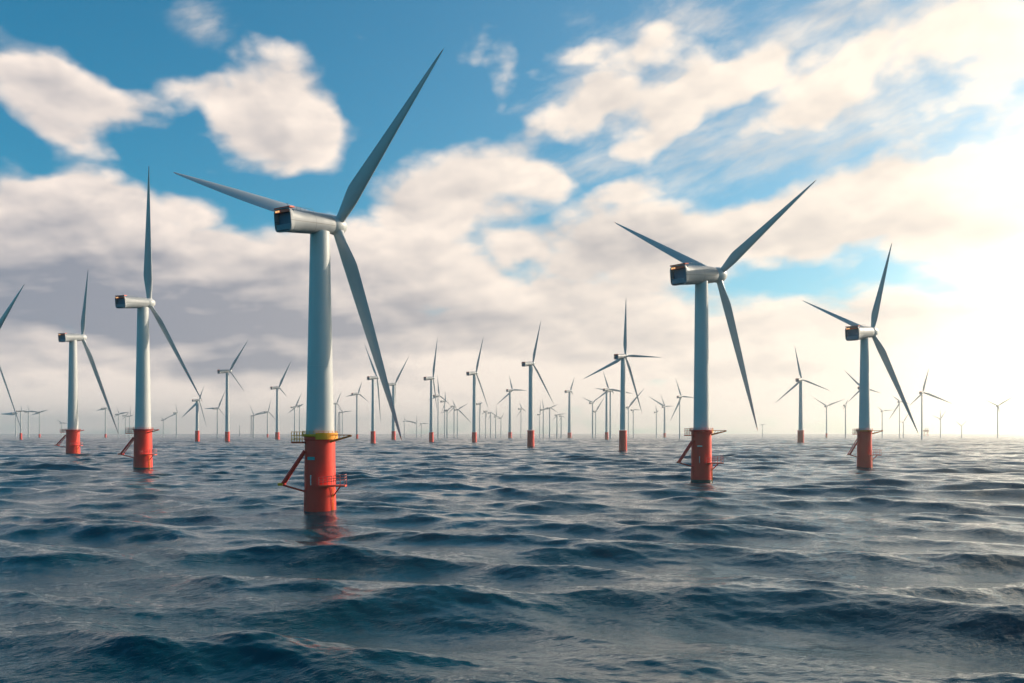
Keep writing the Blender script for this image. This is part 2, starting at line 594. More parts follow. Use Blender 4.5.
# ------------------------------------------------------------------ shared turbine meshes
# foundation parts: x, y in foundation radii, z in foundation heights (0 = water, 1 = platform)
def foundation_mesh(n, mat):
    b = MB()
    b.lathe([(1.03, -0.35), (1.03, 0.03), (1.0, 0.30), (0.985, 0.30), (0.985, 0.62), (0.97, 0.62), (0.965, 0.93), (1.0, 0.94), (1.0, 0.985)], n)
    return b.mesh('foundation', mat, True)


def tower_mesh(n):
    """z 0..1, base radius 1; a second scale makes the top"""
    def f(top):
        b = MB()
        prof = []
        for k in range(0, 13):
            t = k / 12
            r = 1 + (top - 1) * t
            prof.append((r, t))
            if k in (4, 8) and n > 16:
                prof += [(r + 0.012, t + 0.0005), (r + 0.012, t + 0.003), (r, t + 0.0035)]
        b.lathe(prof, n)
        return b.mesh('tower', M['white'], True, 60)
    return f


TOWERS = {}


def get_tower(top, n):
    key = (round(top, 1), n)
    if key not in TOWERS:
        TOWERS[key] = tower_mesh(n)(key[0])
    return TOWERS[key]


def blade_mesh(nsec, npt):
    b = MB()
    rings = []
    for i in range(nsec):
        t = i / (nsec - 1)
        t = t ** 1.25
        if t < 0.21:
            k = t / 0.21
            k = k * k * (3 - 2 * k)
            c = 0.52 + 0.48 * k
            th = 0.52 * (1 - k) + 0.27 * k
        else:
            k = (t - 0.21) / 0.79
            c = (1 - k) ** 0.92 * 0.93 + 0.07
            th = c * (0.27 - 0.11 * k)
            k = 1.0
        if t > 0.97:
            c *= max(0.12, 1 - ((t - 0.97) / 0.03) ** 2)
            th *= max(0.12, 1 - ((t - 0.97) / 0.03) ** 2)
        tw = math.radians(16 * (1 - t) ** 2 - 2)
        circ = max(0.0, 1 - (t / 0.21)) if t < 0.21 else 0.0
        ring = []
        for j in range(npt):
            a = 2 * math.pi * j / npt
            xc = math.cos(a)
            # airfoil: blunt nose at +x, sharp tail at -x
            ya = math.sin(a) * (0.5 + 0.5 * xc) ** 0.5 * 1.25 if xc > -1 else 0.0
            yy = circ * math.sin(a) + (1 - circ) * ya
            x = (xc * 0.5 - 0.16 * (1 - circ)) * c
            y = yy * 0.5 * th
            xr, yr = x * math.cos(tw) - y * math.sin(tw), x * math.sin(tw) + y * math.cos(tw)
            ring.append((xr, yr + 0.08 * t * t, t))
        rings.append(ring)
    b.loft(rings)
    return b.mesh('blade', M['blade'], True, 70)


def superell(w, h, e, n, x, zoff=0.0):
    ring = []
    for j in range(n):
        a = 2 * math.pi * (j + 0.5) / n
        c, s = math.cos(a), math.sin(a)
        ring.append((x, w * math.copysign(abs(c) ** (2 / e), c), zoff + h * math.copysign(abs(s) ** (2 / e), s)))
    return ring


# nacelle in metres for a hub height of 90 m; +x runs to the hub, origin on the tower axis at hub height
def nacelle_mesh(n):
    b = MB()
    secs = [(-15.2, 3.65, 3.55, 5, -.25), (-14.5, 3.65, 3.55, 5, -.25), (-14.1, 3.58, 3.5, 4, -.25), (-13.2, 3.5, 3.45, 2.7, -.25), (-9, 3.45, 3.42, 2.25, -.2), (-4, 3.35, 3.35, 2.1, -.1),
            (1.5, 3.1, 3.15, 2.05, -.05), (4.6, 2.85, 2.9, 2.0, 0), (5.3, 2.55, 2.6, 2, 0)]
    rings = [superell(w, h, e, n, x, z) for (x, w, h, e, z) in secs]
    # open tail: an inner lip runs back into the shell
    inner = [superell(3.4, 3.3, 5, n, -15.2, -.25), superell(3.4, 3.3, 5, n, -13.3, -.25)]
    b.loft([inner[1], inner[0]] + rings, True, True)
    me = b.mesh('nacelle', M['nacelle'], True, 35)
    return me


def tail_panel_mesh():
    b = MB()
    b.box((-13.5, 0, 0.45), (0.2, 6.5, 4.6))
    return b.mesh('cooling_recess', M['dark'])


def tail_louvre_mesh():
    b = MB()
    b.box((-14.3, 0, -2.35), (1.5, 6.0, 1.7))
    for k in range(4):
        b.box((-15.1, 0, -3.0 + k * 0.45), (0.14, 5.8, 0.16))
    return b.mesh('louvre_panel', M['panel'])


def tail_bar_mesh():
    b = MB()
    b.box((-14.7, 0.0, 2.45), (0.8, 6.3, 0.85))
    b.box((-14.2, 0, 3.42), (2.0, 6.9, 0.42))
    return b.mesh('red_stripe', M['redbar'])


def lamp_mesh():
    b = MB()
    for dx_ in (-0.9, 0.1):
        b.box((-15.15, 2.4 + dx_, 2.45), (0.25, 0.7, 0.5))
    return b.mesh('warning_light', M['lamp'])


def roof_mesh():
    b = MB()
    for y in (-1.9, 1.9):
        for k in range(5):
            b.tube((-11 + k * 1.8, y, 2.6), (-11 + k * 1.8, y, 3.9), 0.05, 6)
        b.tube((-11, y, 3.9), (-3.8, y, 3.9), 0.05, 6)
    b.tube((-12, 0.8, 2.9), (-12, 0.8, 5.4), 0.07, 6)
    b.tube((-12, 0.3, 5.2), (-12, 1.3, 5.2), 0.05, 6)
    return b.mesh('roof_railing', M['steel'])


def hub_mesh(n):
    b = MB()
    rings = []
    for (x, r) in ((-2.7, 2.45), (-2.2, 2.75), (0, 2.95), (1.6, 2.7), (2.8, 2.1), (3.7, 1.2), (4.1, 0.35)):
        rings.append([(x, r * math.cos(2 * math.pi * j / n), r * math.sin(2 * math.pi * j / n)) for j in range(n)])
    b.loft(rings)
    return b.mesh('hub', M['hub'], True, 50)


def platform_mesh(mat):
    b = MB()
    b.lathe([(0.80, 0.955), (1.12, 0.985), (1.12, 1.012), (0.86, 1.012)], 40)
    return b.mesh('platform', mat)


def platform_rail_mesh(mat):
    b = MB(5.0)
    n = 22
    pts = [(1.1 * math.cos(2 * math.pi * k / n), 1.1 * math.sin(2 * math.pi * k / n)) for k in range(n)]
    for k in range(n):
        x, y = pts[k]
        x2, y2 = pts[(k + 1) % n]
        b.tube((x, y, 1.0), (x, y, 1.05), 0.015, 5)
        for z in (1.027, 1.05):
            b.tube((x, y, z), (x2, y2, z), 0.012, 5)
    return b.mesh('railing', mat)


def basket_mesh(mat):
    b = MB()
    b.box((-1.32, -0.35, 0.905), (0.72, 0.8, 0.022))
    return b.mesh('side_basket', mat)


def basket_rail_mesh(mat):
    b = MB(5.0)
    x0, x1, y0, y1 = -1.66, -0.98, -0.73, 0.03
    for x in np.linspace(x0, x1, 5):
        for y in (y0, y1):
            b.tube((x, y, 0.91), (x, y, 1.04), 0.022, 5)
    for z in (0.95, 0.995, 1.04):
        b.tube((x0, y0, z), (x1, y0, z), 0.02, 5)
        b.tube((x0, y1, z), (x1, y1, z), 0.02, 5)
        b.tube((x0, y0, z), (x0, y1, z), 0.011, 5)
    for k in range(4):
        xa = x0 + (x1 - x0) * k / 4
        xb = x0 + (x1 - x0) * (k + 1) / 4
        b.tube((xa, y0, 0.915), (xb, y0, 1.035), 0.008, 5)
    return b.mesh('railing', mat)


def crane_mesh(mat):
    b = MB(5.0)
    b.tube((0.78, -0.70, 0.915), (2.22, -0.95, 0.992), 0.085, 8, r2=0.05)
    b.tube((0.80, -0.70, 1.0), (2.15, -0.95, 1.0), 0.03, 6)
    for k in range(4):
        t = 0.2 + k * 0.2
        b.tube((0.8 + 1.38 * t, -0.7 - 0.25 * t, 0.925 + 0.065 * t), (0.8 + 1.35 * (t + 0.1), -0.7 - 0.25 * t, 1.0), 0.02, 5)
    return b.mesh('crane_arm', mat)


def landing_mesh(mat):
    b = MB(5.0)
    b.tube((-0.86, -0.5, 0.80), (-2.30, -0.6, 0.372), 0.115, 10)
    b.tube((-2.34, -0.6, 0.372), (-0.90, -0.45, 0.285), 0.062, 8)
    b.tube((-2.30, 0.1, 0.372), (-0.95, 0.15, 0.79), 0.06, 8)
    b.tube((-2.30, -0.75, 0.372), (-2.30, 0.25, 0.372), 0.07, 8)
    return b.mesh('boat_landing', mat)


def landing_tip_mesh(mat):
    b = MB()
    b.box((-2.37, -0.6, 0.376), (0.30, 0.42, 0.034))
    return b.mesh('fender', mat)


def balcony_mesh(mat):
    b = MB(5.0)
    b.box((1.02, -0.95, 0.362), (1.66, 0.72, 0.020))
    b.tube((0.55, -0.8, 0.36), (0.75, -0.55, 0.27), 0.05, 6)
    b.tube((1.5, -0.8, 0.36), (0.92, -0.35, 0.22), 0.05, 6)
    return b.mesh('access_balcony', mat)


def balcony_rail_mesh(mat):
    b = MB(5.0)
    x0, x1, y0, y1 = 0.20, 1.83, -1.29, -0.62
    for x in np.linspace(x0, x1, 7):
        b.tube((x, y0, 0.37), (x, y0, 0.47 + 0.02 * (x - x0)), 0.018, 5)
    for x in np.linspace(1.0, x1, 3):
        b.tube((x, y1, 0.37), (x, y1, 0.49), 0.018, 5)
    for z in (0.405, 0.437, 0.47):
        b.tube((x0, y0, z), (x1, y0, z + 0.033), 0.016, 5)
        b.tube((x1, y0, z + 0.033), (x1, y1, z + 0.033), 0.016, 5)
        b.tube((1.0, y1, z + 0.02), (x1, y1, z + 0.033), 0.012, 5)
    return b.mesh('railing', mat)


def ladder_mesh(mat):
    b = MB(5.0)
    a = math.radians(-28)
    for da in (-0.055, 0.055):
        x, y = 1.06 * math.cos(a + da), 1.06 * math.sin(a + da)
        b.tube((x, y, -0.05), (x, y, 0.35), 0.020, 5)
    for k in range(14):
        z = -0.02 + k * 0.027
        b.tube((1.06 * math.cos(a - .055), 1.06 * math.sin(a - .055), z), (1.06 * math.cos(a + .055), 1.06 * math.sin(a + .055), z), 0.01, 4)
    return b.mesh('ladder', mat)


def band_mesh():
    b = MB()
    b.lathe([(1.035, -0.36), (1.04, 0.022), (1.035, 0.032), (1.0, 0.033)], 40)
    return b.mesh('splash_band', M['growth'], True)


def curved_plate(a0, a1, z0, z1, r=1.006, n=8):
    b = MB()
    rings = []
    for k in range(n + 1):
        a = math.radians(a0 + (a1 - a0) * k / n)
        c, s = math.cos(a), math.sin(a)
        rings.append([(r * c, r * s, z0), ((r + .012) * c, (r + .012) * s, z0), ((r + .012) * c, (r + .012) * s, z1), (r * c, r * s, z1)])
    b.loft(rings)
    return b


def marks_mesh():
    b = MB()
    rnd = random.Random(3)
    b.box((1.0 * math.cos(math.radians(-113)), 1.0 * math.sin(math.radians(-113)) + 0.012, 0.432), (0.02, 0.028, 0.125))
    for k in range(7):
        a = math.radians(-113)
        z = 0.375 + k * 0.019
        w = 0.05 + 0.03 * rnd.random()
        b.box((1.0 * math.cos(a) + 0.01 * rnd.random(), 1.0 * math.sin(a), z), (w, 0.03, 0.011))
    return b.mesh('painted_marking', M['mark'])


FN = foundation_mesh(48, M['red'])
FF = foundation_mesh(14, M['red'])
BL_N, BL_F = blade_mesh(40, 24), blade_mesh(12, 8)
NA_N, NA_F = nacelle_mesh(56), nacelle_mesh(16)
HU_N, HU_F = hub_mesh(32), hub_mesh(12)
RECESS, LOUVRE, BAR, LAMP, ROOF = tail_panel_mesh(), tail_louvre_mesh(), tail_bar_mesh(), lamp_mesh(), roof_mesh()
BAND, LADDER = band_mesh(), ladder_mesh(M['yellow'])
PLATE = curved_plate(-128, -97, 0.685, 0.725).mesh('marking_plate', M['sign'])
PLATE_W = curved_plate(-125, -98, 0.685, 0.705).mesh('marking_plate', M['mark'])
MARKS = marks_mesh()
FASCIA = {}
for key, a0 in (('yellow', -92), ('mixed', -38)):
    FASCIA[key] = curved_plate(a0, 12, 0.945, 1.025, 1.122, 14).mesh('fascia', M['yellow'])
KIT = {}


def kit(style):
    if style not in KIT:
        deck = {'yellow': M['yellow'], 'red': M['deckred'], 'orange': M['orange'], 'mixed': M['red']}[style]
        rail = M['yellow'] if style == 'yellow' else M['rail']
        KIT[style] = dict(
            platform=platform_mesh(deck), prail=platform_rail_mesh(rail), basket=basket_mesh(M['redbar']), brail=basket_rail_mesh(rail),
            crane=crane_mesh(M['orange'] if style != 'red' else M['redbar']), landing=landing_mesh(M['red']),
            tip=landing_tip_mesh(M['yellow'] if style == 'yellow' else M['redbar']), balcony=balcony_mesh(M['redbar']), balrail=balcony_rail_mesh(M['rail']))
    return KIT[style]


GROUP = 'offshore wind turbines standing in the sea'
MIN_DROP = 3.4


def turbine(bx, wl, redtop, hub, tips, redw, tw, top, label, near=False, azd=40, style='yellow', chord=0.06, nac=None, pitch=None, widen=None):
    """bx base column, wl waterline row, hub and tips as seen in the photograph: they fix the real place, size and blade angles"""
    drop = max(wl - 435.0, MIN_DROP - 0.6) + 1.6
    Y = CAM_H * F / drop
    X = (bx - W / 2) / F * Y
    mpp = Y / F
    root = bpy.data.objects.new('wind_turbine', None)
    root.empty_display_size = 5
    col.objects.link(root)
    root.location = (X, Y, 0)
    root['label'], root['category'], root['group'] = label, 'wind turbine', GROUP
    a = math.radians(azd)
    tilt = math.radians(6)
    n = Vector((math.sin(a) * math.cos(tilt), math.cos(a) * math.cos(tilt), math.sin(tilt)))
    hx, hy = hub
    hub_h = CAM_H + (HORIZON - hy) * mpp
    s = hub_h / 90 * (0.92 if near else 0.7) if nac is None else nac
    tx = (hx - W / 2) / F
    o = (tx * Y - X) / (n.x - tx * n.y)
    o = min(max(o, 5.2 * s), 11 * s)
    hubp = Vector((X + o * n.x, Y + o * n.y, 0))
    hubp.z = CAM_H + (HORIZON - hy) / F * hubp.y
    rel = hubp - Vector((X, Y, 0))
    # foundation and tower
    if redtop:
        fh = max(CAM_H + (HORIZON - redtop) * mpp, 1.0)
    else:
        fh = 0.0
    fr = redw / 2 * mpp
    trad = tw / 2 * mpp
    if redtop:
        fm = scl(fr, fr, fh)
        add('foundation', FN if near else FF, root, fm)
        if near:
            K = kit(style)
            add('splash_band', BAND, root, fm)
            p = add('platform', K['platform'], root, fm)
            add('railing', K['prail'], p)
            if style in FASCIA:
                add('fascia', FASCIA[style], p)
            p = add('side_basket', K['basket'], root, fm)
            add('railing', K['brail'], p)
            add('crane_arm', K['crane'], root, fm)
            p = add('boat_landing', K['landing'], root, fm)
            add('fender', K['tip'], p)
            p = add('access_balcony', K['balcony'], root, fm)
            add('railing', K['balrail'], p)
            add('ladder', LADDER, root, fm)
            if style in ('yellow', 'mixed'):
                add('marking_plate', PLATE if wl > 500 else PLATE_W, root, fm)
                add('painted_marking', MARKS, root, fm)
    tz0 = fh if redtop else -2.0
    ttop = rel.z - 3.3 * s
    add('tower', get_tower(top / tw, 48 if near else 12), root, tr(0, 0, tz0) @ scl(trad, trad, ttop - tz0))
    # nacelle: its +x axis points along n
    rot = Matrix.Rotation(math.pi / 2 - a, 4, 'Z') @ Matrix.Rotation(-tilt, 4, 'Y')
    shift = o / s - 8.0
    nm = tr(*(rel - n * 8.0 * s)) @ rot @ Matrix.Scale(s, 4)
    nc = add('nacelle', NA_N if near else NA_F, root, nm)
    if near:
        add('cooling_recess', RECESS, nc)
        add('louvre_panel', LOUVRE, nc)
        add('red_stripe', BAR, nc)
        add('warning_light', LAMP, nc)
        add('roof_railing', ROOF, nc)
    elif wl > 438:
        add('cooling_recess', RECESS, nc)
        add('red_stripe', BAR, nc)
    hm = tr(*rel) @ rot @ Matrix.Scale(s, 4)
    ho = add('hub', HU_N if near else HU_F, root, hm)
    hinv = hm.inverted()
    lens = []
    for bi, (px, py) in enumerate(tips):
        ray = Vector(((px - W / 2) / F, 1, (HORIZON - py) / F))
        c0 = Vector((0, 0, CAM_H))
        t = n.dot(hubp - c0) / n.dot(ray)
        v = c0 + ray * t - hubp
        L = v.length
        lens.append(L)
        zax = v.normalized()
        # the suction side looks downwind; the chord lies near the rotor plane
        xax = n.cross(zax).normalized()
        yax = zax.cross(xax)
        pm = Matrix(((xax.x, yax.x, zax.x), (xax.y, yax.y, zax.y), (xax.z, yax.z, zax.z))).to_4x4()
        c = chord * max(L, hub_h * 0.45) * (widen[bi] if widen else 1)
        wm = tr(*rel) @ pm @ Matrix.Rotation(math.radians(pitch[bi] if pitch else 8), 4, 'Z') @ scl(c, c, L)
        add('blade', BL_N if near else BL_F, ho, hinv @ wm)
    print('T %4d  dist %5.0f hub %5.1f  o %.1f s %.2f blades %s' % (bx, Y, hub_h, o, s, ' '.join('%.0f' % q for q in lens)))
    return root


# ---- the six nearest
turbine(320, 513.5, 435, (336.5, 226), [(443, 48), (173, 169.5), (400.5, 441)], 31, 27.6, 19.6,
        'nearest and tallest white turbine on red foundation with yellow platform and teal plate', True, 33, 'yellow', 0.078, nac=0.98, pitch=[4, 74, 4], widen=[1.05, 1.8, 1.2])
turbine(701.5, 481.5, 430.5, (718, 275), [(816, 180), (614, 221.5), (757, 431)], 20.5, 16, 12,
        'second largest turbine, red foundation with white plate and small yellow crane root, right of centre', True, 50, 'mixed', 0.074, nac=1.42, pitch=[6, 50, 6])
turbine(864.5, 469, 430.5, (872, 332), [(892, 242), (802, 300), (918, 434)], 14.2, 11, 8,
        'hazy three-bladed turbine with orange-red platform, rightmost of the large ones', True, 46, 'orange', 0.074, nac=1.36, pitch=[6, 46, 6])
turbine(143, 469, 429.5, (149, 303), [(148.5, 165), (202, 402)], 17.5, 15.2, 10.5,
        'tall sunlit turbine left of the nearest one, showing two blades and a red-topped nacelle', True, 20, 'red', 0.066)
turbine(73, 454.5, 430, (82.5, 337.5), [(88, 269), (118, 434)], 12.8, 10, 7.3,
        'medium sunlit turbine with red platform ring, second from the left edge, two blades showing', True, 16, 'red', 0.066)
turbine(-17, 458, 430, (-9, 341), [(24, 284), (21.5, 432)], 13, 10, 7.5,
        'turbine cut off by the left edge, only two dark blades reaching into view', True, 40, 'red', 0.066)

# ---- the middle distance (red foundations in view)
FAR = [
    (227.3, 442, 431.5, (229, 371), [(248, 340), (244.5, 392)], 4.8, 4.2, 3.0, 'grey turbine with orange lit nacelle between the tall left turbine and the nearest one'),
    (197.3, 442, 430.5, (199.3, 400), [(181, 418), (206.5, 427.5), (204, 386)], 4.4, 3.4, 2.6, 'short turbine under the blade tip of the tall left turbine, red base, three blades'),
    (277.3, 439.6, 432, (279, 387.5), [(291, 361), (287, 397)], 4.4, 3.4, 2.4, 'turbine with pale orange nacelle just left of the nearest tower, half red base'),
    (373, 444, 431, (377.5, 377.5), [(380.5, 423), (364, 343)], 5.0, 3.6, 2.6, 'dark turbine with bright red base crossed by the lowest blade of the nearest turbine'),
    (393.5, 440, 431, (391.5, 384), [(409, 356), (395, 405)], 4.2, 3.6, 2.8, 'turbine right behind the lowest blade tip of the nearest turbine, red foot'),
    (431.3, 443, 432, (432.5, 378), [(437.5, 337), (437, 412)], 4.6, 3.8, 2.4, 'slender grey turbine with long dark nacelle, first right of the nearest turbine\'s blade'),
    (474.3, 442.5, 432, (476, 373), [(483.5, 336), (488.5, 409.5)], 5.0, 4.2, 2.8, 'grey turbine with two blades and red base midway between nearest and four-bladed turbines'),
    (510, 438.5, 432, (513, 390), [(509, 375), (527, 390.5), (496, 405)], 3.8, 3.2, 2.0, 'pinkish turbine with long flat right blade, left of the red-nacelled one'),
    (530.8, 447.5, 430, (532.5, 363.5), [(541, 320), (554, 405)], 7.2, 5.0, 3.8, 'medium blue-grey turbine with dark red nacelle and bright red base, mid picture'),
    (569.5, 438.2, 432.5, (570.5, 391), [(574.5, 377), (573.5, 395)], 4.0, 3.4, 2.2, 'lone slim turbine with pink base standing between red-nacelled and four-bladed turbines'),
    (623, 451.5, 430, (625.5, 356), [(626, 296), (662.5, 357.5), (582, 379.5), (642, 414)], 8.0, 6.2, 4.2, 'four-bladed grey turbine with red base in the middle of the farm'),
    (606.6, 440, 432, (609, 389.3), [(603, 371), (633, 393.8), (592.5, 402.5)], 3.6, 2.6, 2.0, 'faded turbine with curved dark blades just left of the four-bladed turbine'),
    (800.7, 443.5, 430, (801.5, 379.5), [(794.5, 345), (830.5, 391), (775, 403)], 6.4, 4.4, 3.0, 'three-bladed turbine with pale red base left of the hazy large one'),
    (20.8, 440, 433, (21, 411), [(20.5, 404.5), (29, 411.5)], 2.4, 1.2, .9, 'thin far turbine on an orange base at the far left'),
    (664.6, 437.6, 433, (664.5, 406.5), [(648, 396), (660.5, 394), (673.5, 406)], 2.6, 2.2, 1.5, 'faded pink-footed turbine left of the second largest, blades in a fan'),
    (826.5, 437.8, 433.3, (827.2, 406), [(813, 397.3), (845, 399)], 2.0, 1.3, 1.0, 'thin pale turbine with Y-shaped raised blades just left of the hazy large turbine'),
    (357, 439.2, 434.2, (357.5, 393.6), [(345, 396.6), (368.5, 401.8), (362, 381)], 2.4, 2.0, 1.5, 'blue-grey three-bladed far turbine at the end of the yellow platform\'s crane arm'),
    (39.5, 437.6, 434, (39.8, 412), [(48, 410), (31, 415)], 1.8, 1.0, .8, 'thin far turbine with pink foot left of the red-ringed turbine'),
    (105.5, 437.6, 433.9, (106, 408), [(96, 410.5), (112, 414)], 2.0, 1.2, .9, 'far turbine with long left blade right of the red-ringed turbine'),
    (267.5, 437.6, 434, (268, 411.5), [(256, 415), (277, 421.5), (271, 399)], 1.7, 1.2, .9, 'far three-bladed turbine immediately left of the pale orange nacelle'),
    # ---- along the horizon
    (15.8, 437.6, 0, (16.3, 413), [(0, 414), (14, 423)], 0, 1.0, .7, 'faint far turbine nearest the left edge, long blade reaching left'),
    (28.5, 437.6, 0, (28.7, 411.5), [(27, 404), (38.5, 412)], 0, 1.3, .9, 'far turbine with upright blade right of the orange-based one'),
    (61.5, 437.6, 0, (61.8, 423), [(56.5, 419.5), (68, 423.5)], 0, .8, .6, 'tiny low turbine just left of the red-ringed tower'),
    (118.5, 437.6, 0, (118.5, 414), [(116, 405.5), (129, 412), (113.5, 417)], 0, .9, .6, 'thin far turbine, first left of the tall left tower group of three'),
    (125.5, 437.6, 0, (125.5, 415.5), [(129.5, 411), (121.5, 420)], 0, 1.0, .7, 'thin far turbine, middle of the three left of the tall left tower'),
    (129.6, 437.6, 0, (130, 416), [(134, 414.8), (130.5, 405)], 0, 1.0, .7, 'thin far turbine, touching the left side of the tall left tower'),
    (163.5, 437.6, 0, (163.8, 420), [(160, 416.5), (170, 416)], 0, 1.0, .7, 'small low turbine, first right of the tall left tower'),
    (176.5, 437.6, 0, (176.8, 412.5), [(175.3, 402), (167, 418)], 0, 1.2, .9, 'far turbine with one upright blade, second right of the tall left tower'),
    (217.4, 437.6, 0, (217.8, 408), [(204, 408.5), (225.5, 390), (226, 418)], 0, 1.4, 1.0, 'far three-bladed turbine just left of the orange nacelle turbine'),
    (253.5, 437.6, 0, (253.7, 415.5), [(249.5, 404.5), (265, 411)], 0, 1.3, 1.0, 'far turbine with long level right blade, two left of the nearest tower'),
    (294.7, 438.4, 0, (295.3, 407), [(287, 413.7), (302, 392)], 0, 1.3, 1.0, 'far turbine left of the yellow basket, blades on a slant'),
    (299.6, 437.6, 0, (299.8, 405.5), [(296.5, 408), (304, 404)], 0, 1.1, .8, 'far stub-bladed turbine rising behind the yellow basket'),
    (335.8, 437.6, 0, (336.4, 403.3), [(341.5, 391), (341.5, 409.5)], 0, 1.5, 1.2, 'far dark turbine close to the right side of the nearest tower'),
    (342.4, 437.6, 0, (342.7, 412), [(352, 411), (337.5, 406.5)], 0, 1.0, .8, 'pale far turbine with level blade above the crane arm root'),
    (404.3, 437.6, 0, (405.8, 421), [(403.3, 415), (415.5, 422.3)], 0, .9, .6, 'small low turbine just right of the nearest turbine\'s lowest blade tip'),
    (416.6, 437.6, 0, (416.9, 423), [(416.4, 414.5), (407.5, 421.3)], 0, 1.0, .7, 'small low turbine with upright blade left of the slender long-nacelled one'),
    (421.5, 437.6, 0, (421.7, 423.5), [(429.5, 423.7), (418, 427)], 0, .8, .6, 'tiny turbine with one level blade touching the long-nacelled turbine'),
    (438.1, 439, 0, (436.8, 395.5), [(437.3, 375), (451, 405.5), (427, 400.5)], 0, 1.3, .9, 'faint tall turbine directly behind the long-nacelled slender one'),
    (444.6, 437.6, 0, (444.8, 401), [(441, 413.5), (445, 391)], 0, 1.0, .8, 'thin pole-like far turbine, second right of the long-nacelled one'),
    (447.1, 437.6, 0, (447.4, 410), [(453, 406.3), (440, 413.5), (446, 420)], 0, 1.6, 1.2, 'stout far turbine with forked blades, third right of the long-nacelled one'),
    (454.1, 437.6, 0, (453.4, 406), [(452.4, 399.5), (457.8, 412.5), (447, 414.5)], 0, 1.2, .9, 'far turbine with short upright blade amid the cluster left of the two-bladed grey one'),
    (457.4, 437.6, 0, (456, 409.5), [(468, 403.3), (472, 423.8)], 0, 1.1, .8, 'far turbine of that cluster with long blades reaching the two-bladed grey one'),
    (479.7, 437.6, 0, (480, 403.5), [(479.9, 417), (482.5, 402.5)], 0, 1.1, .8, 'thin bare far turbine close on the right of the two-bladed grey one'),
    (485.6, 437.6, 0, (488.3, 411), [(480.5, 414.5), (485, 423)], 0, .9, .7, 'pale far turbine under the long lower blade of the two-bladed grey one'),
    (490.6, 437.6, 0, (490.2, 412.5), [(497, 416.3), (488, 420)], 0, 1.2, .8, 'pale far turbine right beside the lower blade tip of the two-bladed grey one'),
    (495.7, 437.6, 0, (496.7, 416.5), [(502, 418), (489.5, 410.5), (496, 405)], 0, 1.1, .8, 'pale far turbine with three thin blades left of the pinkish turbine'),
    (501, 437.6, 0, (501.2, 418), [(504, 413), (496, 418)], 0, 1.1, .8, 'pale stubby far turbine touching the left of the pinkish turbine'),
    (521, 437.6, 0, (522, 408.5), [(516, 417.5), (519, 402), (526.5, 412)], 0, .9, .7, 'ghostly bent-bladed far turbine between pinkish and red-nacelled turbines'),
    (539.6, 437.6, 0, (540, 414.3), [(540.5, 401), (538, 415)], 0, .8, .6, 'ghostly far turbine, first right of the red-nacelled tower'),
    (543.3, 437.8, 0, (543.4, 409.5), [(549, 407), (542, 398)], 0, 1.2, .9, 'far turbine with level blade, second right of the red-nacelled tower'),
    (549.7, 437.8, 0, (549.8, 407.8), [(558.5, 404), (558.5, 413), (544, 410)], 0, 1.5, 1.1, 'far turbine under the lower blade tip of the red-nacelled turbine'),
    (557, 437.8, 0, (557.2, 414.7), [(552, 420.5), (567, 413.6)], 0, 1.5, 1.1, 'low far turbine, second left of the lone slim turbine'),
    (561.2, 437.8, 0, (561.4, 415.8), [(566, 418), (559, 421)], 0, 1.3, 1.0, 'low far turbine next to the lone slim turbine on its left'),
    (592.6, 437.8, 0, (592.6, 402.6), [(582, 397.3), (597, 398)], 0, 1.6, 1.2, 'pale far turbine with raised left blade, right of the lone slim turbine'),
    (595.7, 437.6, 0, (596, 411), [(604.5, 397), (593, 414)], 0, 1.0, .8, 'faint low turbine with one raised right blade left of the faded curved-blade one'),
    (610.3, 438.6, 0, (610.5, 390.5), [(594, 388), (614, 394)], 0, 1.8, 1.4, 'tan thin turbine squeezed between faded curved-blade and four-bladed turbines'),
    (628.4, 437.6, 0, (628.7, 407), [(644.5, 388), (626, 410)], 0, .9, .8, 'pale far turbine with long raised blade, first right of the four-bladed one'),
    (633.3, 437.6, 0, (633.5, 409.7), [(640.5, 410), (632, 413)], 0, 1.0, .8, 'pale far turbine with one level blade, second right of the four-bladed one'),
    (656.4, 437.6, 0, (656.7, 412), [(655.5, 404.5), (658.8, 410.5)], 0, 1.0, .8, 'ghostly thin turbine close left of the pink-footed fan-bladed one'),
    (679.7, 439.2, 0, (684.8, 396.5), [(675.5, 378), (696, 398), (670, 421)], 0, 1.3, 1.0, 'blue-grey far turbine with three clear blades just left of the second largest'),
    (762.5, 437.6, 0, (762.7, 424.5), [(759, 425), (766.5, 424)], 0, .7, .5, 'tiniest faint turbine just right of the second largest turbine\'s lower blade tip'),
    (861.5, 440.5, 0, (858.5, 387.5), [(844, 370), (881, 393.3), (847.5, 402.5)], 0, 1.6, 1.2, 'far turbine whose mast hides behind the hazy large tower, blades on both sides'),
    (845.5, 437.6, 0, (845.8, 405), [(848, 399), (842.5, 409.5)], 0, 1.3, 1.0, 'thin far turbine close left of the hazy large tower'),
    (882.2, 437.6, 0, (883, 411), [(877, 406.5), (894.5, 409.8)], 0, 1.0, .8, 'pale far turbine close right of the hazy large tower'),
    (903.3, 437.6, 0, (903.3, 422), [(898, 421.8), (909, 413)], 0, 1.0, .8, 'small pale turbine left of the hazy large turbine\'s lower blade tip'),
    (899.5, 437.6, 0, (902, 401.5), [(892, 395.3), (888.5, 420), (910, 404)], 0, .9, .7, 'far turbine half hidden by the lower blade of the hazy large one'),
    (921.8, 439.6, 0, (929.8, 392.3), [(929, 368), (953, 404), (909, 406)], 0, 1.6, 1.3, 'lilac-grey three-bladed turbine right of the hazy large one'),
    (940.6, 437.6, 0, (940.6, 419), [(931.5, 415), (940, 408), (946, 410.5)], 0, .9, .7, 'very faint turbine, first right of the lilac-grey one'),
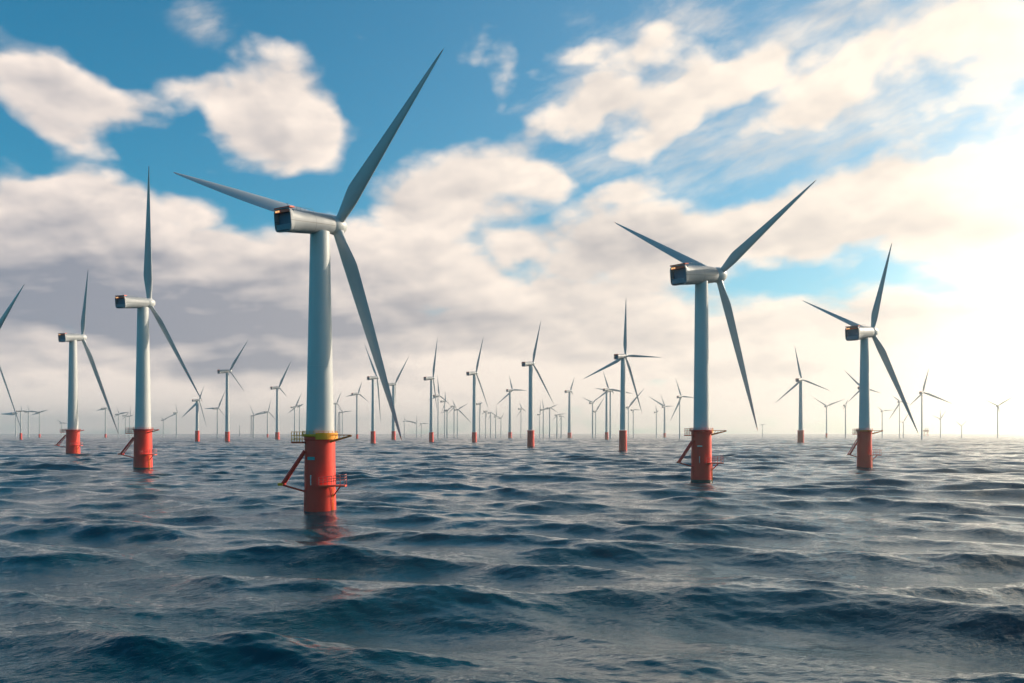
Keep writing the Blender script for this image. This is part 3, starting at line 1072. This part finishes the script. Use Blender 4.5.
    (961.6, 437.8, 0, (961.6, 426), [(954.5, 420.3), (967.5, 419.8)], 0, .9, .7, 'very faint low turbine between lilac-grey and rightmost turbines'),
    (997.6, 437.8, 0, (998.5, 405.7), [(984, 399.3), (1015, 395.8), (999.5, 414)], 0, 1.3, 1.1, 'rightmost far turbine with raised blades in a Y'),
]
for (bx, wl, rt, hub, tips, rw, tw, top, lab) in FAR:
    hpx = HORIZON - hub[1]
    turbine(bx, wl, rt, hub, tips, rw, tw, top, lab, False, 40, 'yellow', 0.062 if hpx > 48 else 0.078)


# ------------------------------------------------------------------ masts and substation
def place(px, drop):
    Y = CAM_H * F / drop
    return (px - W / 2) / F * Y, Y, Y / F


def lattice_mast(px, top, wpx, label):
    x, y, mpp = place(px, 2.7)
    h = CAM_H + (HORIZON - top) * mpp
    w = wpx * mpp / 2
    t = bpy.data.objects.new('lattice_mast', None)
    col.objects.link(t)
    t.location = (x, y, 0)
    t['label'], t['category'] = label, 'mast'
    b = MB()
    r = 0.10 * w
    k = 9
    for sx in (-1, 1):
        for sy in (-1, 1):
            b.tube((sx * w, sy * w, -3), (sx * w * .7, sy * w * .7, h), r * 1.6, 5)
    for i in range(k):
        z0, z1 = h * i / k, h * (i + 1) / k
        f0, f1 = w * (1 - .3 * i / k), w * (1 - .3 * (i + 1) / k)
        for sy in (-1, 1):
            b.tube((-f0, sy * f0, z0), (f1, sy * f1, z1), r, 4)
            b.tube((f0, sy * f0, z0), (-f1, sy * f1, z1), r, 4)
        for sx in (-1, 1):
            b.tube((sx * f0, -f0, z0), (sx * f1, f1, z1), r, 4)
    add('lattice_frame', b.mesh('lattice_frame', M['steel']), t)
    b = MB()
    b.tube((0, 0, h), (0, 0, h * 1.06), r, 5)
    b.tube((-w, 0, h * 1.03), (w, 0, h * 1.03), r, 5)
    b.box((0, 0, h), (w * 1.8, w * 1.8, h * 0.012))
    add('instrument_head', b.mesh('instrument_head', M['steel']), t)


lattice_mast(339.0, 413, 2.0, 'pale lattice mast on the horizon just right of the nearest tower')
lattice_mast(251.5, 417, 1.4, 'faint lattice mast beside the far turbine with the level right blade')
x, y, mpp = place(239.6, 2.7)
t = bpy.data.objects.new('measuring_mast', None)
col.objects.link(t)
t.location = (x, y, 0)
t['label'], t['category'] = 'short bare pole on the horizon right of the orange nacelle turbine', 'mast'
h = CAM_H + 7.5 * mpp
b = MB()
b.lathe([(0.45 * mpp, -3), (0.28 * mpp, h)], 10)
add('pole', b.mesh('pole', M['steel'], True), t)
b = MB()
b.lathe([(0.62 * mpp, -3), (0.62 * mpp, CAM_H * 0.5), (0.5 * mpp, CAM_H * 0.5)], 10)
add('base', b.mesh('base', M['steel'], True), t)

x, y, mpp = place(926, 2.7)
t = bpy.data.objects.new('offshore_substation', None)
col.objects.link(t)
t.location = (x, y, 0)
t['label'], t['category'] = 'tiny pink boxy platform on the horizon beside the lilac-grey turbine', 'platform'
w = 2.2 * mpp
zt = CAM_H + 1.0 * mpp
b = MB()
for sx in (-1, 1):
    for sy in (-1, 1):
        b.tube((sx * w * .8, sy * w * .5, -3), (sx * w * .7, sy * w * .45, zt), 0.22 * mpp, 6)
b.tube((-w * .8, -w * .5, 0), (w * .7, -w * .45, zt), 0.12 * mpp, 5)
add('jacket', b.mesh('jacket', M['redbar']), t)
b = MB()
b.box((0, 0, zt + 1.1 * mpp), (2 * w, 1.2 * w, 2.2 * mpp))
add('deck_house', b.mesh('deck_house', M['rail']), t)
b = MB()
b.box((0.3 * w, 0, zt + 3.2 * mpp), (1.5 * w, 0.7 * w, 0.5 * mpp))
for sx in (-.3, .9):
    b.tube((sx * w, 0, zt + 2 * mpp), (sx * w, 0, zt + 3.2 * mpp), 0.15 * mpp, 5)
add('helideck', b.mesh('helideck', M['steel']), t)
